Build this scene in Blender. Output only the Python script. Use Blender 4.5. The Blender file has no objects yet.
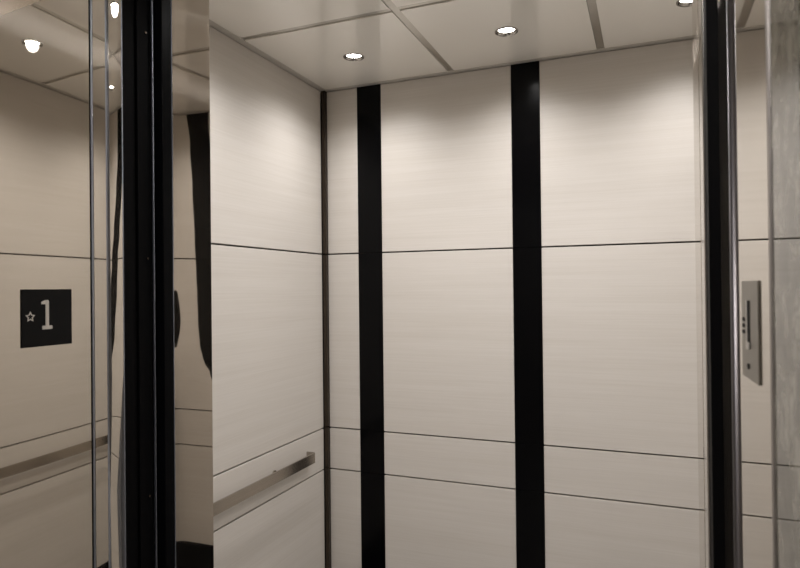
import bpy, bmesh, math
from mathutils import Vector, Matrix

S = bpy.context.scene
COL = S.collection
PI = math.pi

# ------------------------------------------------------------------ helpers
def new_mat(name):
    m = bpy.data.materials.new(name)
    m.use_nodes = True
    nt = m.node_tree
    b = nt.nodes.get('Principled BSDF')
    return m, nt, b

def setp(b, **k):
    for n, v in k.items():
        s = b.inputs[n.replace('_', ' ')]
        if isinstance(v, (tuple, list)) and len(v) == 3:
            v = (*v, 1)
        s.default_value = v

def simple(name, col, rough=.5, metal=0., **k):
    m, nt, b = new_mat(name)
    setp(b, Base_Color=col, Roughness=rough, Metallic=metal, **k)
    return m

def coords(nt, scale, kind='Object'):
    tc = nt.nodes.new('ShaderNodeTexCoord')
    mp = nt.nodes.new('ShaderNodeMapping')
    mp.inputs['Scale'].default_value = scale
    nt.links.new(tc.outputs[kind], mp.inputs['Vector'])
    return mp.outputs['Vector']

def noise(nt, vec, scale, detail=2., rough=.5, dist=0.):
    n = nt.nodes.new('ShaderNodeTexNoise')
    n.inputs['Scale'].default_value = scale
    n.inputs['Detail'].default_value = detail
    n.inputs['Roughness'].default_value = rough
    n.inputs['Distortion'].default_value = dist
    nt.links.new(vec, n.inputs['Vector'])
    return n.outputs['Fac']

def ramp(nt, fac, stops):
    r = nt.nodes.new('ShaderNodeValToRGB')
    e = r.color_ramp.elements
    while len(e) < len(stops):
        e.new(.5)
    for i, (p, c) in enumerate(stops):
        e[i].position = p
        e[i].color = (*c, 1)
    nt.links.new(fac, r.inputs['Fac'])
    return r.outputs['Color']

def mixc(nt, a, b, fac=.5, mode='MULTIPLY'):
    m = nt.nodes.new('ShaderNodeMix')
    m.data_type = 'RGBA'
    m.blend_type = mode
    m.inputs[0].default_value = fac
    nt.links.new(a, m.inputs[6])
    nt.links.new(b, m.inputs[7])
    return m.outputs[2]

# ------------------------------------------------------------------ materials
def laminate():
    m, nt, b = new_mat('grained_laminate')
    v1 = coords(nt, (1.2, 1.2, 95))
    v2 = coords(nt, (3.5, 3.5, 330))
    v3 = coords(nt, (.8, .8, 22))
    c1 = ramp(nt, noise(nt, v1, 1.6, 3, .6), [(.28, (.66, .625, .575)), (.62, (.69, .655, .61))])
    c2 = ramp(nt, noise(nt, v2, 1.3, 2, .6), [(.34, (.965, .962, .958)), (.6, (1, 1, 1))])
    c3 = ramp(nt, noise(nt, v3, 1.2, 2, .5), [(.35, (.97, .966, .96)), (.62, (1, 1, 1))])
    c = mixc(nt, mixc(nt, c1, c2, 1.), c3, 1.)
    nt.links.new(c, b.inputs['Base Color'])
    setp(b, Roughness=.42, Specular_IOR_Level=.4)
    return m

def steel(name, col, rough, aniso=0.):
    m, nt, b = new_mat(name)
    setp(b, Base_Color=col, Roughness=rough, Metallic=1.)
    if aniso:
        b2 = nt.nodes.new('ShaderNodeBsdfAnisotropic')
        b2.inputs['Color'].default_value = (*col, 1)
        b2.inputs['Roughness'].default_value = .22
        b2.inputs['Anisotropy'].default_value = .97
        b2.inputs['Rotation'].default_value = .25
        tg = nt.nodes.new('ShaderNodeTangent')
        tg.direction_type = 'RADIAL'
        tg.axis = 'Z'
        nt.links.new(tg.outputs[0], b2.inputs['Tangent'])
        mx = nt.nodes.new('ShaderNodeMixShader')
        mx.inputs[0].default_value = aniso
        nt.links.new(b.outputs[0], mx.inputs[1])
        nt.links.new(b2.outputs[0], mx.inputs[2])
        nt.links.new(mx.outputs[0], nt.nodes['Material Output'].inputs['Surface'])
    return m

def brushed(name, col, rough, scale):
    m, nt, b = new_mat(name)
    f = noise(nt, coords(nt, scale), 1., 3, .6)
    c = ramp(nt, f, [(.3, tuple(x * .82 for x in col)), (.7, col)])
    nt.links.new(c, b.inputs['Base Color'])
    setp(b, Metallic=1., Roughness=rough)
    return m

def marble():
    m, nt, b = new_mat('polished_marble')
    v = coords(nt, (1, 1, 1))
    base = ramp(nt, noise(nt, v, 38, 6, .62, .4), [(.36, (.05, .05, .038)), (.5, (.19, .185, .15)), (.64, (.40, .39, .33))])
    vein = ramp(nt, noise(nt, v, 3.2, 5, .55, 1.6), [(.475, (1, 1, 1)), (.5, (.55, .53, .48)), (.525, (1, 1, 1))])
    nt.links.new(mixc(nt, base, vein, .8), b.inputs['Base Color'])
    setp(b, Roughness=.035, Specular_IOR_Level=.5)
    return m

M = dict(
    lam=laminate(),
    reveal=simple('seam_shadow_brown', (.035, .027, .02), .7),
    blackglass=simple('black_glass', (.0018, .0018, .0022), .17, 0., Specular_IOR_Level=.12),
    black=simple('black_rubber', (.0025, .0025, .003), .5, 0., Specular_IOR_Level=.06),
    blackpaint=simple('black_paint', (.002, .0022, .003), .3, 0., Specular_IOR_Level=.06),
    mirror=steel('mirror_steel', (.60, .545, .48), .018, .06),
    rmirror=steel('mirror_steel_door_frame', (.70, .65, .58), .02, .08),
    dmirror=steel('dark_corner_steel', (.075, .062, .05), .14),
    nose=steel('blue_tinted_steel_edge', (.44, .47, .54), .42),  # bluish tint stands for landing light mirrored in the steel edges
    soft=steel('satin_door_edge', (.72, .69, .66), .16),
    sill=steel('satin_end_strip', (.44, .41, .39), .42),
    refline=steel('reflected_line_steel', (.21, .20, .21), .38),
    rail=brushed('brushed_steel_rail', (.52, .47, .41), .22, (3, 3, 420)),
    bar=steel('satin_steel_ceiling_bar', (.56, .54, .50), .3),
    perim=simple('satin_ceiling_edge', (.60, .575, .54), .35, .2),
    ceil=simple('glossy_ceiling_panel', (.92, .895, .84), .3, 0., Coat_Weight=.75, Coat_Roughness=.03, Specular_IOR_Level=.4),
    ringm=steel('polished_lamp_ring', (.45, .43, .40), .12),
    platem=brushed('satin_steel_plate', (.36, .34, .30), .33, (300, 300, 4)),
    silver=brushed('silver_lettering', (.80, .78, .74), .4, (200, 200, 20)),
    signm=simple('black_sign_plate', (.005, .005, .0055), .4, 0., Specular_IOR_Level=.15),
    floor=None, marble=marble(),
    wallpaint=simple('hall_wall_paint', (.42, .39, .35), .7),
    hallceil=simple('hall_ceiling_paint', (.55, .53, .50), .8),
)
m, nt, b = new_mat('light_bounce_floor')  # floor colour raised well above dark stone to bounce light upwards
nt.links.new(ramp(nt, noise(nt, coords(nt, (1, 1, 1)), 30, 5), [(.35, (.36, .34, .32)), (.7, (.52, .50, .47))]), b.inputs['Base Color'])
setp(b, Roughness=.25)
M['floor'] = m
def glow(name, col, s):
    m, nt, b = new_mat(name)
    setp(b, Base_Color=(.9, .9, .9), Emission_Color=col, Emission_Strength=s)
    return m
M['lens'] = glow('lamp_lens', (1, .97, .92), 26.)
M['hallfill'] = glow('hall_fill_glow', (1, .95, .925), 48)

# ------------------------------------------------------------------ mesh builders
def box(bm, x0, x1, y0, y1, z0, z1, bev=0., seg=2):
    g = bmesh.ops.create_cube(bm, size=1)
    vs = g['verts']
    for v in vs:
        v.co = Vector((x0 + (v.co.x + .5) * (x1 - x0), y0 + (v.co.y + .5) * (y1 - y0), z0 + (v.co.z + .5) * (z1 - z0)))
    if bev:
        es = list({e for v in vs for e in v.link_edges})
        bmesh.ops.bevel(bm, geom=es, offset=bev, segments=seg, affect='EDGES', profile=.5)

def cyl(bm, c, r, h, axis='Z', seg=40, r2=None):
    g = bmesh.ops.create_cone(bm, cap_ends=True, segments=seg, radius1=r, radius2=r if r2 is None else r2, depth=h)
    rot = {'Z': Matrix(), 'X': Matrix.Rotation(PI / 2, 4, 'Y'), 'Y': Matrix.Rotation(-PI / 2, 4, 'X')}[axis]
    bmesh.ops.transform(bm, matrix=Matrix.Translation(c) @ rot, verts=g['verts'])

def lathe(bm, c, prof, seg=48):
    rings = []
    for r, z in prof:
        rings.append([bm.verts.new((c[0] + r * math.cos(2 * PI * k / seg), c[1] + r * math.sin(2 * PI * k / seg), c[2] + z)) for k in range(seg)])
    n = len(rings)
    for i in range(n):
        a, b_ = rings[i], rings[(i + 1) % n]
        for k in range(seg):
            bm.faces.new((a[k], a[(k + 1) % seg], b_[(k + 1) % seg], b_[k]))

def prism(bm, poly, to3, depth):
    """poly: 2d points; to3(u, v, w) gives the point."""
    a = [bm.verts.new(to3(u, v, 0)) for u, v in poly]
    b_ = [bm.verts.new(to3(u, v, depth)) for u, v in poly]
    n = len(poly)
    bm.faces.new(a); bm.faces.new(b_[::-1])
    for i in range(n):
        bm.faces.new((a[i], b_[i], b_[(i + 1) % n], a[(i + 1) % n]))

def obj(name, bm, mat, parent=None, origin=None, smooth=False):
    bmesh.ops.recalc_face_normals(bm, faces=bm.faces)
    me = bpy.data.meshes.new(name)
    if origin is not None:
        bmesh.ops.translate(bm, verts=bm.verts, vec=-Vector(origin))
    bm.to_mesh(me)
    bm.free()
    if smooth:
        for p in me.polygons:
            p.use_smooth = True
    me.materials.append(mat)
    o = bpy.data.objects.new(name, me)
    COL.objects.link(o)
    if parent is not None:
        o.parent = parent
        if origin is not None:
            o.location = Vector(origin) - (parent.location if parent.type == 'EMPTY' else Vector((0, 0, 0)))
        elif parent.location.length > 0:
            o.location = -parent.location
    elif origin is not None:
        o.location = origin
    return o

def B(name, boxes, mat, parent=None, bev=0.):
    bm = bmesh.new()
    for q in boxes:
        box(bm, *q, bev=bev)
    return obj(name, bm, mat, parent)

def tag(o, label, cat, group=None, kind=None):
    o['label'] = label
    o['category'] = cat
    if group: o['group'] = group
    if kind: o['kind'] = kind
    return o

def empty(name, loc):
    o = bpy.data.objects.new(name, None)
    o.empty_display_size = .05
    o.location = loc
    COL.objects.link(o)
    return o

def struct(o, label, cat):
    return tag(o, label, cat, kind='structure')

# ------------------------------------------------------------------ key dimensions (metres)
XL, XR = -1.201, .464          # side wall faces
YB = 2.173                     # back wall face
YF = 1.037                     # inside face of the car front
ZC = 2.360                     # ceiling face
KICK = .40                     # top of the black kick base
DL, DR = -.840, .0675           # entrance column faces
SEAMS = [KICK, .8535, 1.0175, 1.7080, ZC - .0005]
G = .0028                      # half width of a seam
TOP = 2.275                     # entrance head height
CX0 = -.396                    # middle of the car

# ------------------------------------------------------------------ car shell
struct(B('floor', [(XL - .05, XR + .05, .86, YB + .05, -.04, 0)], M['floor']), 'stone floor inside the elevator car, colour lightened to bounce light upwards', 'floor')

def panels(parent, axis, spans, zs, face):
    """laminate panels: one part per panel"""
    for a0, a1 in spans:
        for z0, z1 in zip(zs[:-1], zs[1:]):
            bm = bmesh.new()
            if axis == 'y':     # back wall; face = y of the face
                box(bm, a0, a1, face, face + .014, z0 + G, z1 - G, bev=.0008)
            else:               # side wall; face = x, thickness goes outwards
                s = -1 if face < CX0 else 1
                x0, x1 = sorted((face, face + s * .014))
                box(bm, x0, x1, a0, a1, z0 + G, z1 - G, bev=.0008)
            obj('wall_panel', bm, M['lam'], parent)

wb = struct(B('wall_back', [(XL - .02, XR + .02, YB + .0145, YB + .05, 0, ZC + .05)], M['reveal']), 'back wall of the car in pale grained laminate panels with thin dark seams', 'wall')
panels(wb, 'y', [(-1.184, -1.0505), (-.9485, -.4435), (-.3425, .1625), (.2655, .447)], SEAMS, YB)
B('kick_base', [(XL, XR, YB - .004, YB + .0145, 0, KICK - .004)], M['blackpaint'], wb)

wl = struct(B('wall_left', [(XL - .05, XL - .0145, YF - .09, YB + .05, 0, ZC + .05)], M['reveal']), 'left side wall of the car in pale laminate with handrail', 'wall')
panels(wl, 'x', [(YF + .004, YB - .022)], SEAMS, XL)
B('kick_base', [(XL - .0145, XL + .004, YF, YB - .004, 0, KICK - .004)], M['blackpaint'], wl)

wr = struct(B('wall_right', [(XR + .0145, XR + .05, YF - .09, YB + .05, 0, ZC + .05)], M['reveal']), 'right side wall of the car, seen only mirrored in the steel door frame', 'wall')
panels(wr, 'x', [(YF + .004, YB - .022)], SEAMS, XR)
B('kick_base', [(XR - .004, XR + .0145, YF, YB - .004, 0, KICK - .004)], M['blackpaint'], wr)

# black vertical strips
for n, (x0, x1, lab) in enumerate([(-1.0495, -.9495, 'narrow black glass strip on back wall, nearest the left corner'),
                                   (-.4425, -.3435, 'black glass strip in the middle of back wall with a small lamp glint at top'),
                                   (.1635, .2645, 'black glass strip at right of back wall, seen only in reflections')], 1):
    bm = bmesh.new()
    for z0, z1 in zip(SEAMS[:-1], SEAMS[1:]):
        box(bm, x0, x1, YB - .0015, YB + .014, z0 + .0006, z1 - .0006, bev=.0005)
    struct(obj('trim_%d' % n, bm, M['blackglass']), lab, 'wall strip')

# corner trims
for n, (x0, x1, s) in enumerate([(XL, XL + .0165, 'left'), (XR - .0165, XR, 'right')], 4):
    bm = bmesh.new()
    box(bm, x0, x1, YB - .0175, YB + .012, 0, ZC, bev=.001)
    struct(obj('trim_%d' % n, bm, M['dmirror']), 'dark polished steel trim down the %s back corner' % s, 'corner trim')

# ceiling ---------------------------------------------------------------
cl = struct(B('ceiling', [(XL - .05, XR + .05, .9, YB + .05, ZC + .075, ZC + .1)], M['reveal']), 'glossy off-white car ceiling split into panels by steel bars', 'ceiling')
BX = [-.6575, -.1365]
RW = 1.612
hb = .0125
xs = [XL + .024, BX[0], BX[1], XR - .024]
lamps = []
LX = [-.921, -.396, .118]
LY = [1.335, 1.884]
def ceiling_panel(x0, x1, y0, y1, lx, ly):
    """panel with a round hole for its lamp"""
    bm = bmesh.new()
    N, r = 48, .030
    def edge_pt(a):
        dx, dy = math.cos(a), math.sin(a)
        t = 1e9
        if dx > 1e-9: t = min(t, (x1 - lx) / dx)
        if dx < -1e-9: t = min(t, (x0 - lx) / dx)
        if dy > 1e-9: t = min(t, (y1 - ly) / dy)
        if dy < -1e-9: t = min(t, (y0 - ly) / dy)
        return lx + dx * t, ly + dy * t
    ang = [2 * PI * k / N for k in range(N)]
    ang += [math.atan2(yy - ly, xx - lx) % (2 * PI) for xx in (x0, x1) for yy in (y0, y1)]
    ang = sorted(ang)
    for z0, z1 in ((ZC, ZC + .008),):
        lo_i = [bm.verts.new((lx + r * math.cos(a), ly + r * math.sin(a), z0)) for a in ang]
        lo_o = [bm.verts.new((*edge_pt(a), z0)) for a in ang]
        hi_i = [bm.verts.new((lx + r * math.cos(a), ly + r * math.sin(a), z1)) for a in ang]
        hi_o = [bm.verts.new((*edge_pt(a), z1)) for a in ang]
        n = len(ang)
        for i in range(n):
            j = (i + 1) % n
            for q in ((lo_i[i], lo_i[j], lo_o[j], lo_o[i]), (hi_i[i], hi_o[i], hi_o[j], hi_i[j]),
                      (lo_o[i], lo_o[j], hi_o[j], hi_o[i]), (lo_i[i], hi_i[i], hi_i[j], lo_i[j])):
                bm.faces.new(q)
    obj('ceiling_panel', bm, M['ceil'], cl)

ys = [YF - .1, RW, YB - .024]
for i in range(3):
    for j in range(2):
        ceiling_panel(xs[i] + hb * (i > 0), xs[i + 1] - hb * (i < 2), ys[j] + hb * (j > 0), ys[j + 1] - hb * (j < 1), LX[i], LY[j])
for bx in BX:
    B('ceiling_bar', [(bx - hb + .0008, bx + hb - .0008, YF - .1, YB - .024, ZC + .003, ZC + .011)], M['bar'], cl)
for i in range(3):
    B('ceiling_bar', [(xs[i] + hb * (i > 0), xs[i + 1] - hb * (i < 2), RW - hb + .0008, RW + hb - .0008, ZC + .003, ZC + .011)], M['bar'], cl)
B('ceiling_edge', [(XL - .01, XR + .01, YB - .0235, YB + .01, ZC - .001, ZC + .010)], M['perim'], cl)
B('ceiling_edge', [(XL - .01, XL + .0235, YF - .1, YB - .0235, ZC - .001, ZC + .010)], M['perim'], cl)
B('ceiling_edge', [(XR - .0235, XR + .01, YF - .1, YB - .0235, ZC - .001, ZC + .010)], M['perim'], cl)

# downlights --------------------------------------------------------------
def make_downlight(loc):
    t = empty('ceiling_downlight', loc)
    bm = bmesh.new()
    lathe(bm, (0, 0, 0), [(.0360, .0), (.0355, -.0020), (.0310, -.0030), (.0255, .0020), (.0245, .010), (.0245, .030), (.0285, .030), (.0285, .0)])
    r = obj('trim_ring', bm, M['ringm'], smooth=True); r.parent = t
    bm = bmesh.new()
    lathe_pts = [(.0240, .006), (.0240, .009), (.0001, .009), (.0001, .0045), (.018, .005)]
    lathe(bm, (0, 0, 0), lathe_pts)
    l = obj('lamp_lens', bm, M['lens'], smooth=True); l.parent = t
    return t
LAB = {(0, 1): 'small round lit downlight nearest the left back corner of the ceiling',
       (1, 1): 'small round lit downlight above the middle of the back wall',
       (2, 1): 'small round lit downlight at top right, partly behind the door edge',
       (0, 0): 'round downlight in the front left ceiling panel, nearest the entrance',
       (1, 0): 'round downlight in the front middle ceiling panel, above the frame',
       (2, 0): 'round downlight in front right ceiling panel, seen mirrored in the left frame'}
proto = None
for i in range(3):
    for j in range(2):
        loc = (LX[i], LY[j], ZC)
        if proto is None:
            t = proto = make_downlight(loc)
        else:
            t = proto.copy(); COL.objects.link(t); t.location = loc
            for ch in proto.children:
                if ch.type == 'LIGHT': continue
                c = ch.copy(); COL.objects.link(c); c.parent = t
        tag(t, LAB[(i, j)], 'downlight', 'recessed ceiling downlights')
        ld = bpy.data.lights.new('downlight_beam', 'SPOT')
        ld.energy = 13.2
        ld.color = (1, .968, .958)
        ld.spot_size = math.radians(146)
        ld.spot_blend = 1.
        ld.shadow_soft_size = .022
        lo = bpy.data.objects.new('downlight_beam', ld)
        lo.location = (loc[0], loc[1], ZC - .006)
        COL.objects.link(lo)

# handrails ---------------------------------------------------------------
def handrail(xw, s, label):
    t = empty('handrail', (xw, 1.5, .9385))
    y0, y1 = YF + .12, 2.024
    xo = xw + s * .038
    # flat bar with both ends bent back to the wall
    bm = bmesh.new()
    r = .010
    path = [(xw + s * .0005, y1)]
    for k in range(7):
        a = k / 6 * PI / 2
        path.append((xo - s * r + s * r * math.sin(a), y1 - r + r * math.cos(a)))
    for k in range(7):
        a = k / 6 * PI / 2
        path.append((xo - s * r + s * r * math.cos(a), y0 + r - r * math.sin(a)))
    path.append((xw + s * .0005, y0))
    T = .006
    n = len(path)
    out = []
    for i, (x, y) in enumerate(path):
        p0 = Vector(path[max(i - 1, 0)]); p1 = Vector(path[min(i + 1, n - 1)])
        d = (p1 - p0).normalized(); nn = Vector((d.y, -d.x)) * (-s)
        out.append(((x, y), (x - nn.x * T, y - nn.y * T)))
    z0, z1 = .9200, .9570
    rows = [[bm.verts.new((*a, z0)), bm.verts.new((*a, z1)), bm.verts.new((*b_, z1)), bm.verts.new((*b_, z0))] for a, b_ in out]
    for i in range(n - 1):
        for k in range(4):
            bm.faces.new((rows[i][k], rows[i][(k + 1) % 4], rows[i + 1][(k + 1) % 4], rows[i + 1][k]))
    bm.faces.new(rows[0]); bm.faces.new(rows[-1][::-1])
    obj('rail_bar', bm, M['rail'], t)
    for yy in (1.30, 1.80):
        bm = bmesh.new()
        cyl(bm, Vector((xw + s * .018, yy, .9385)), .005, .028, 'X', 20)
        cyl(bm, Vector((xw + s * .003, yy, .9385)), .010, .005, 'X', 24)
        obj('bracket', bm, M['rail'], t)
    return tag(t, label, 'handrail')
handrail(XL, 1, 'flat brushed steel handrail on the left wall, end bent back to it')
handrail(XR, -1, 'flat steel handrail on the right wall, seen mirrored in the left door frame')

# ------------------------------------------------------------------ car front: mirror columns
def interp(t, pts):
    if t <= pts[0][0]: return pts[0][1]
    for (a, va), (b_, vb) in zip(pts[:-1], pts[1:]):
        if t <= b_:
            k = (t - a) / (b_ - a); k = k * k * (3 - 2 * k)
            return va + (vb - va) * k
    return pts[-1][1]

def wavy_column(name, xf, xback, y0, y1, z0, z1, fn, mat, parent=None, ny=14, nz=260):
    """box whose face at x = xf is a fine sheet displaced by fn(y, z)"""
    bm = bmesh.new()
    g = [[bm.verts.new((xf + fn(y0 + (y1 - y0) * j / ny, z0 + (z1 - z0) * i / nz), y0 + (y1 - y0) * j / ny, z0 + (z1 - z0) * i / nz)) for j in range(ny + 1)] for i in range(nz + 1)]
    for i in range(nz):
        for j in range(ny):
            f = bm.faces.new((g[i][j], g[i][j + 1], g[i + 1][j + 1], g[i + 1][j])); f.smooth = True
    # sides and back
    c = [[bm.verts.new((x, y, z)) for x in (xf, xback)] for y in (y0, y1) for z in (z0, z1)]
    def strip(col, y):
        b0 = bm.verts.new((xback, y, z0)); b1 = bm.verts.new((xback, y, z1))
        f0 = [bm.verts.new(v.co) for v in col]
        bm.faces.new([*f0, b1, b0])
    strip([g[i][0] for i in range(nz + 1)], y0)
    strip([g[i][ny] for i in range(nz + 1)], y1)
    for vs in c: 
        for v in vs: bm.verts.remove(v)
    q = [bm.verts.new(p) for p in ((xback, y0, z0), (xback, y1, z0), (xback, y1, z1), (xback, y0, z1))]
    bm.faces.new(q)
    for zz in (z0, z1):
        q = [bm.verts.new(p) for p in ((xf, y0, zz), (xf, y1, zz), (xback, y1, zz), (xback, y0, zz))]
        bm.faces.new(q)
    me = bpy.data.meshes.new(name)
    bm.normal_update()
    bm.to_mesh(me); bm.free()
    me.materials.append(mat)
    o = bpy.data.objects.new(name, me)
    COL.objects.link(o)
    if parent: o.parent = parent
    return o

T_COL = [
  (2.149, [(0.9400, -0.643), (0.9510, -0.697), (0.9622, -0.750), (0.9794, -0.831), (1.0121, -0.978), (1.0370, -1.086)]),
  (1.915, [(0.9375, -0.634), (0.9484, -0.687), (0.9596, -0.740), (0.9767, -0.820), (1.0092, -0.967), (1.0339, -1.074)]),
  (1.849, [(0.9367, -0.821), (0.9477, -0.877), (0.9588, -0.934), (0.9759, -1.019), (1.0084, -1.175), (1.0330, -1.289)]),
  (1.769, [(0.9359, -0.944), (0.9468, -1.002), (0.9579, -1.060), (0.9749, -1.148), (1.0074, -1.310), (1.0320, -1.429)]),
  (1.670, [(0.9348, -1.048), (0.9457, -1.107), (0.9568, -1.167), (0.9738, -1.257), (1.0061, -1.425), (1.0306, -1.548)]),
  (1.596, [(0.9340, -1.124), (0.9449, -1.184), (0.9559, -1.246), (0.9729, -1.338), (1.0052, -1.509), (1.0297, -1.635)]),
  (1.567, [(0.9337, 0.275), (0.9445, -0.224), (0.9556, -0.876), (0.9725, -1.404), (1.0048, -1.536), (1.0293, -1.663)]),
  (1.511, [(0.9331, 0.668), (0.9439, 0.049), (0.9550, -0.759), (0.9719, -1.397), (1.0041, -1.588), (1.0286, -1.717)]),
  (1.462, [(0.9325, 0.269), (0.9434, -0.229), (0.9544, -0.880), (0.9713, -1.407), (1.0035, -1.687), (1.0279, -1.819)]),
  (1.436, [(0.9322, -1.429), (0.9431, -1.495), (0.9541, -1.561), (0.9710, -1.661), (1.0032, -1.846), (1.0276, -1.984)]),
  (1.420, [(0.9321, -1.555), (0.9429, -1.623), (0.9539, -1.691), (0.9708, -1.794), (1.0030, -1.985), (1.0274, -2.128)]),
  (1.405, [(0.9319, -1.792), (0.9427, -1.863), (0.9537, -1.935), (0.9706, -2.043), (1.0028, -2.247), (1.0272, -2.398)]),
  (1.354, [(0.9313, -1.911), (0.9422, -2.201), (0.9532, -2.306), (0.9700, -2.423), (1.0021, -2.644), (1.0265, -2.808)]),
  (1.255, [(0.9303, -1.883), (0.9411, -2.172), (0.9520, -2.357), (0.9689, -2.475), (1.0009, -2.698), (1.0252, -2.864)]),
  (1.025, [(0.9277, -1.815), (0.9385, -2.103), (0.9494, -2.395), (0.9661, -2.597), (0.9980, -2.824), (1.0222, -2.993)]),
]
T_JAMB = [
  (2.078, [(0.7939, 1.962), (0.8079, 3.012), (0.8222, 4.280)]),
  (1.876, [(0.7921, 2.229), (0.8060, 3.232), (0.8203, 4.358)]),
  (1.798, [(0.7914, 2.075), (0.8053, 3.207), (0.8196, 4.489)]),
  (1.745, [(0.7909, 2.573), (0.8048, 3.605), (0.8191, 4.763)]),
  (1.671, [(0.7903, 3.206), (0.8041, 4.166), (0.8184, 5.235)]),
  (1.629, [(0.7899, 3.621), (0.8038, 4.615), (0.8180, 5.720)]),
  (1.572, [(0.7894, 3.841), (0.8032, 4.852), (0.8174, 5.976)]),
  (1.496, [(0.7887, 4.173), (0.8025, 5.509), (0.8167, 7.014)]),
  (1.456, [(0.7884, 4.957), (0.8022, 6.370), (0.8163, 7.957)]),
  (1.416, [(0.7880, 6.617), (0.8018, 8.189), (0.8160, 9.945)]),
  (1.347, [(0.7874, 8.735), (0.8012, 10.499), (0.8153, 12.451)]),
  (1.094, [(0.7852, 8.796), (0.7989, 10.560), (0.8129, 12.511)]),
]

def lin(t, pts):
    if t <= pts[0][0]:
        (a, va), (b_, vb) = pts[0], pts[1]
    elif t >= pts[-1][0]:
        (a, va), (b_, vb) = pts[-2], pts[-1]
    else:
        for (a, va), (b_, vb) in zip(pts[:-1], pts[1:]):
            if t <= b_: break
    return va + (vb - va) * (t - a) / (b_ - a)

def wave_from(table, y0, y1, anchor, tilt=None):
    """face offset whose slope at height z follows the table of (y, degrees)"""
    rows = sorted(table)
    n = len(rows[0][1])
    cache = {}
    def row(z):
        key = round(z, 5)
        if key not in cache:
            cols = []
            for k in range(n):
                cols.append((interp(z, [(r_[0], r_[1][k][0]) for r_ in rows]), interp(z, [(r_[0], r_[1][k][1]) for r_ in rows])))
            N = 60
            acc, out = 0., []
            for q in range(N + 1):
                y = y0 + (y1 - y0) * q / N
                out.append((y, acc))
                acc += -math.tan(math.radians(lin(y + (y1 - y0) / N / 2, cols))) * (y1 - y0) / N
            off = lin(anchor, out)
            cache[key] = [(y, v - off) for y, v in out]
        return cache[key]
    return lambda y, z: lin(y, row(z)) + (tilt(z) if tilt else 0)

colL = wavy_column('wall_front', DL, XL, .931, YF, 0, TOP, wave_from(T_COL, .931, YF, YF), M['mirror'], ny=22, nz=420)
struct(colL, 'polished steel entrance column left of the opening with warped reflections', 'entrance column')
B('column_edge_glint', [(-.90, -.8425, .9296, .9308, 0, TOP)], M['nose'], colL)  # bright strip added as the highlight along the column's rounded edge
colR = B('wall_front', [(DR, XR, .931, YF, 0, TOP)], M['mirror'], bev=.0015)
struct(colR, 'polished steel entrance column right of the opening, a thin sliver', 'entrance column')
hd = B('wall_front', [(XL, XR, .931, YF, TOP + .001, ZC)], M['mirror'])
struct(hd, 'polished steel panel over the car entrance, above the frame', 'entrance header')

# ------------------------------------------------------------------ doors (retracted in the slots)
def door(n, boxes, mat, label):
    return struct(B('door_%d' % n, boxes, mat, bev=.0012), label, 'elevator door')
# left car door and its parts
d1 = door(1, [(-1.17, -.8435, .9055, .9290, .012, TOP)], M['blackpaint'], 'retracted left car door, black leading edge with a thin bright line')
B('door_edge', [(-.89, -.8590, .8985, .9010, .012, TOP)], M['nose'], d1, .0008)
d2 = door(2, [(-1.17, -.866, .8235, .862, .012, TOP)], M['black'], 'retracted left landing door, deep black edge in the shaft gap')
B('door_guide', [(-.90, -.862, .8630, .8950, .012, TOP)], M['black'], d2)
for zz in (2.05, 1.63, 1.19):
    bm = bmesh.new(); cyl(bm, Vector((-.8615, .884, zz)), .0022, .002, 'X', 16); obj('screw', bm, M['dmirror'], d2)
bm = bmesh.new(); cyl(bm, Vector((-.843, .912, 2.14)), .0025, .002, 'X', 16); obj('screw', bm, M['dmirror'], d1)
d3 = door(3, [(.078, .45, .9055, .9290, .012, TOP)], M['blackpaint'], 'retracted right car door, black leading edge')
d4 = door(4, [(.0577, .45, .692, .722, .012, TOP)], M['black'], 'retracted right landing door with rounded black leading edge')
B('door_edge', [(.0555, .080, .7225, .760, .012, TOP)], M['soft'], d4, .0015)

# ------------------------------------------------------------------ landing frame
JA, JK = math.radians(-1.19), math.radians(9.27)
def jx(y): return -.858 - math.tan(JA) * (y - .65) - JK * (y - .65) ** 2 / 2     # slightly bowed face
YH = .345                                   # hall face of the wall
def slab_poly(name, pts, z0, z1, mat, parent=None, bev=0.):
    bm = bmesh.new()
    lo = [bm.verts.new((x, y, z0)) for x, y in pts]; hi = [bm.verts.new((x, y, z1)) for x, y in pts]
    bm.faces.new(lo[::-1]); bm.faces.new(hi)
    n = len(pts)
    for i in range(n):
        bm.faces.new((lo[i], lo[(i + 1) % n], hi[(i + 1) % n], hi[i]))
    if bev:
        bmesh.ops.bevel(bm, geom=list(bm.edges), offset=bev, segments=3, affect='EDGES', profile=.5)
    return obj(name, bm, mat, parent)

JY = .753
def bowed(name, y0, y1, n, parent=None, mat=None):
    return wavy_column(name, jx(y0), -1.06, y0, y1, 0, TOP, lambda y, z: jx(y) - jx(y0), mat or M['rmirror'], parent, ny=n, nz=1)
jl = bowed('trim_6', YH, JY, 48)
struct(jl, 'left door frame of mirror polished steel carrying the floor sign', 'door frame')
B('frame_groove', [(-.95, jx(JY) - .0015, JY + .0002, .7572, 0, TOP)], M['black'], jl)
B('frame_edge_line', [(-.95, jx(JY) - .0004,   .7573, .7610, 0, TOP)], M['nose'], jl, .001)
bowed('frame_strip', .7612, .786, 6, jl)
B('frame_edge_line', [(-.95, jx(.788) - .0001, .7861, .7912, 0, TOP)], M['nose'], jl, .0006)
ws = wavy_column('frame_strip', -.8555, -.95, .7913, .8200, 0, TOP, wave_from(T_JAMB, .7913, .8200, .8200, lambda z: -.036 * max(0, 1.43 - z) * (1 if z > 1.22 else 0) - (.00756 * max(0, z - .6) / .62 if z <= 1.22 else 0)), M['rmirror'], jl, ny=10, nz=420)
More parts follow.
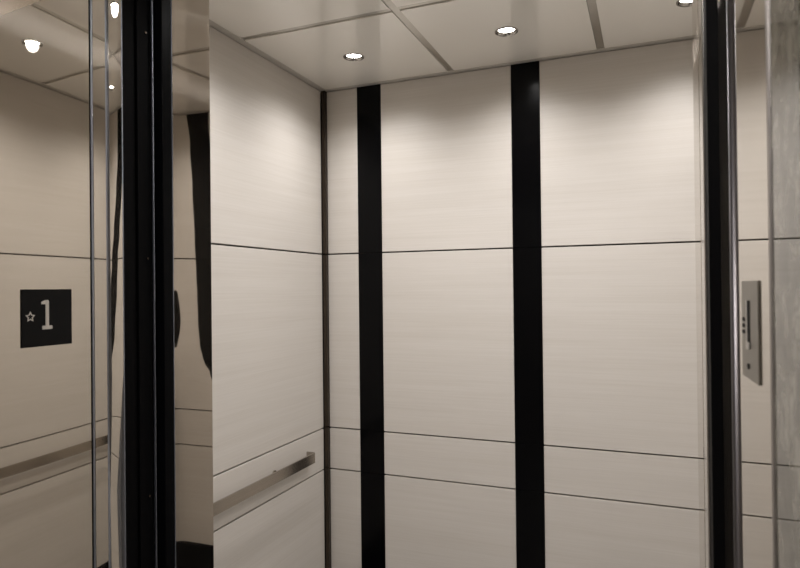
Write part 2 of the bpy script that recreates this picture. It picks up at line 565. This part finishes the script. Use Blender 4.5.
B('frame_edge_line', [(-.95, -.8550, .8203, .8225, 0, TOP)], M['nose'], jl, .0008)  # bright strip added as the glint on the wavy strip's bevel

MR = .068
jr = B('trim_7', [(MR, MR + .2, .4262, .6905, 0, TOP)], M['rmirror'])
struct(jr, 'right door frame of mirror steel carrying the slotted key plate', 'door frame')
B('frame_edge_line', [(MR - .0006, MR + .02, .4201, .4261, 0, TOP)], M['sill'], jr, .0005)
bm = bmesh.new(); cyl(bm, Vector((MR, .588, TOP / 2)), .0034, TOP, 'Z', 24); obj('frame_edge_line', bm, M['refline'], jr, smooth=True)  # added rod stands in for the door edge's reflected light line
jh = B('trim_8', [(-.98, MR + .1, YH + .01, .80, TOP + .001, TOP + .12)], M['rmirror'])
struct(jh, 'steel head of the door frame, above the picture', 'door frame')
# dark slots behind the doors and the shaft gap lining
for n, (x0, x1, s) in enumerate(((-1.25, -1.172, 'left'), (.452, .52, 'right')), 9):
    struct(B('trim_%d' % n, [(x0, x1, .70, .930, 0, TOP + .1)], M['black']), 'black lining at the end of the %s door slot' % s, 'slot lining')
struct(B('trim_11', [(-1.25, .47, .805, .930, TOP + .003, TOP + .11)], M['black']), 'black lining over the door slot, above the picture', 'slot lining')
struct(B('trim_12', [(-1.25, .47, .70, .858, -.04, .0)], M['bar']), 'grooved steel sill at the threshold, below the picture', 'sill')

# ------------------------------------------------------------------ landing hall
wlh = B('wall_right_landing', [(MR + .0005, 1.4, YH, .4200, 0, 2.6), (MR + .21, 1.4, .42, .688, 0, 2.6)], M['marble'])
struct(wlh, 'polished grey marble wall edge at the far right, seams reflected in it', 'wall')
struct(B('wall_left_landing', [(-2.2, jx(YH) - .21, YH, .70, 0, 2.6)], M['marble']), 'marble landing wall left of the frame, outside the picture', 'wall')
struct(B('wall_head_landing', [(jx(YH) - .209, MR, YH, .70, TOP + .122, 2.6)], M['marble']), 'marble landing wall over the door, outside the picture', 'wall')
struct(B('floor_landing', [(-2.2, 1.4, -2.0, .70, -.04, 0)], M['floor']), 'landing floor in the same lightened stone, below the picture', 'floor')
struct(B('ceiling_landing', [(-2.2, 1.4, -2.0, .70, 2.6, 2.64)], M['hallceil']), 'plain landing ceiling, outside the picture', 'ceiling')
struct(B('wall_rear_landing', [(-2.2, 1.4, -2.04, -2.0, 0, 2.6)], M['wallpaint']), 'landing wall behind the viewer', 'wall')
struct(B('wall_side_landing', [(-2.24, -2.2, -2.0, .7, 0, 2.6)], M['wallpaint']), 'landing side wall at the left, outside the picture', 'wall')
struct(B('wall_end_landing', [(1.4, 1.44, -2.0, .7, 0, 2.6)], M['wallpaint']), 'landing side wall at the right, outside the picture', 'wall')
t = empty('landing_fill_light', (-.4, -.9, 2.6))  # unseen panel added as fill for the car's ceiling and lower walls
bm = bmesh.new(); box(bm, -.3, .3, -.15, .15, -.02, 0, bev=.003); o = obj('light_frame', bm, M['ringm']); o.parent = t
bm = bmesh.new(); box(bm, -.28, .28, -.13, .13, -.024, -.0202); o = obj('diffuser', bm, M['hallfill']); o.parent = t
tag(t, 'added flat panel in the landing ceiling, unseen fill light for the car', 'fill light')

# ------------------------------------------------------------------ floor sign on the left frame
ya, yb = .6322, .7160                        # near edge, far edge
ydir = (Vector((jx(yb), yb, 0)) - Vector((jx(ya), ya, 0))).normalized(); nrm = Vector((ydir.y, -ydir.x, 0))
zb, zt = 1.4870, 1.5738
org = Vector((jx(ya), ya, zb)); W = (yb - ya); HH = zt - zb
def s3(u, v, w):                            # u right (deeper), v down, w out of the plate
    p = org + ydir * (u * W) + nrm * (.0009 + w) + Vector((0, 0, (1 - v) * HH))
    return p
sg = empty('floor_number_sign', org)
bm = bmesh.new(); prism(bm, [(0, 0), (1, 0), (1, 1), (0, 1)], s3, .0008); obj('sign_plate', bm, M['signm'], sg)
def poly_part(name, polys, w0, dep, mat, par, to3):
    bm = bmesh.new()
    for p in polys:
        prism(bm, p, lambda u, v, w: to3(u, v, w + w0), dep)
    return obj(name, bm, mat, par)
one = [(u_ - .050, v_) for u_, v_ in [(.425, .262), (.425, .218), (.50, .190), (.555, .190), (.572, .205), (.572, .640), (.628, .640), (.640, .652), (.640, .695), (.628, .705),
       (.447, .705), (.437, .695), (.437, .652), (.447, .640), (.505, .640), (.505, .262)]]
poly_part('numeral_one', [one], .0008, .0006, M['silver'], sg, s3)
def star(cx, cy, R_, r_):
    return [(cx + (R_ if k % 2 == 0 else r_) * math.sin(k * PI / 5), cy - (R_ if k % 2 == 0 else r_) * math.cos(k * PI / 5)) for k in range(10)]
o_, i_ = star(.160, .475, .096, .049), star(.160, .475, .062, .029)
quads = [[o_[k], o_[(k + 1) % 10], i_[(k + 1) % 10], i_[k]] for k in range(10)]
poly_part('star_outline', quads, .0008, .0006, M['silver'], sg, s3)
tag(sg, 'square black floor sign with silver star and numeral 1 on left frame', 'sign')

# ------------------------------------------------------------------ key plate on the right frame
P0 = Vector((.0668, .4635, 1.5030)); P1 = Vector((.0645, .5200, 1.5030))      # near, far (face)
du = (P1 - P0); kw = du.length; du.normalize(); kn = Vector((-du.y, du.x, 0))
if kn.x > 0: kn = -kn
def k3(u, v, w):                            # u 0 far .. 1 near, v down
    return P1 + (P0 - P1) * u + kn * w + Vector((0, 0, (1 - v) * .0695))
kp = empty('key_switch_plate', P0)
bm = bmesh.new()
q = [k3(0, 0, 0), k3(1, 0, 0), k3(1, 1, 0), k3(0, 1, 0)]
bk = [Vector((MR - .0002, p.y, p.z)) for p in q]
A = [bm.verts.new(p) for p in q]; Bv = [bm.verts.new(p) for p in bk]
bm.faces.new(A); bm.faces.new(Bv[::-1])
for i in range(4): bm.faces.new((A[i], Bv[i], Bv[(i + 1) % 4], A[(i + 1) % 4]))
bmesh.ops.bevel(bm, geom=list(bm.edges), offset=.0004, segments=2, affect='EDGES')
obj('switch_plate', bm, M['platem'], kp)
poly_part('slot', [[(.40, .20), (.52, .20), (.52, .63), (.40, .63)]], 0, .0004, M['black'], kp, k3)
poly_part('slot_rail', [[(.33, .20), (.39, .20), (.39, .70), (.33, .70)]], 0, .0007, M['silver'], kp, k3)
poly_part('slot_highlight', [[(.36, .62), (.54, .62), (.54, .69), (.36, .69)]], .0004, .0008, M['silver'], kp, k3)  # silver patch painted as the highlight at the slot's lower end
def disc(cu, cv, ru, rv, n=16): return [(cu + ru * math.cos(2 * PI * k / n), cv + rv * math.sin(2 * PI * k / n)) for k in range(n)]
poly_part('indicator_mark', [disc(.14, .40, .07, .022), disc(.14, .465, .07, .022), disc(.14, .53, .07, .022)], 0, .0005, M['black'], kp, k3)
poly_part('key_hole', [disc(.42, .87, .07, .030)], 0, .0005, M['black'], kp, k3)
tag(kp, 'tall narrow steel plate with vertical slot on the right door frame', 'switch plate')

# ------------------------------------------------------------------ world, camera, view
w = bpy.data.worlds.new('World'); S.world = w; w.use_nodes = True
w.node_tree.nodes['Background'].inputs[0].default_value = (.8, .85, 1, 1)
w.node_tree.nodes['Background'].inputs[1].default_value = .05

f = 615.
d = Vector((248, 1.5, f)).normalized()
r = Vector((1525, -20, -f)).normalized()
r = (r - d * r.dot(d)).normalized()
u = r.cross(d)
if u.y > 0: u = -u
R = Matrix((r, d, u))                       # world = R @ cam (X right, Y down, Z forward)
cX, cY, cZ = R.col[0], -R.col[1], -R.col[2]
cam = bpy.data.cameras.new('camera')
co = bpy.data.objects.new('camera', cam)
COL.objects.link(co)
co.matrix_world = Matrix(((cX.x, cY.x, cZ.x, 0), (cX.y, cY.y, cZ.y, 0), (cX.z, cY.z, cZ.z, 1.57), (0, 0, 0, 1)))
cam.sensor_width = 36
cam.lens = f / 800 * 36
cam.clip_start = .02
cam.dof.use_dof = True
cam.dof.focus_distance = 2.4
cam.dof.aperture_fstop = 16
S.camera = co

S.view_settings.view_transform = 'Standard'
S.view_settings.look = 'None'
S.view_settings.gamma = 1
S.view_settings.use_curve_mapping = False
S.view_settings.exposure = 0.09
S.cycles.max_bounces = 16
S.cycles.glossy_bounces = 10
S.cycles.diffuse_bounces = 8
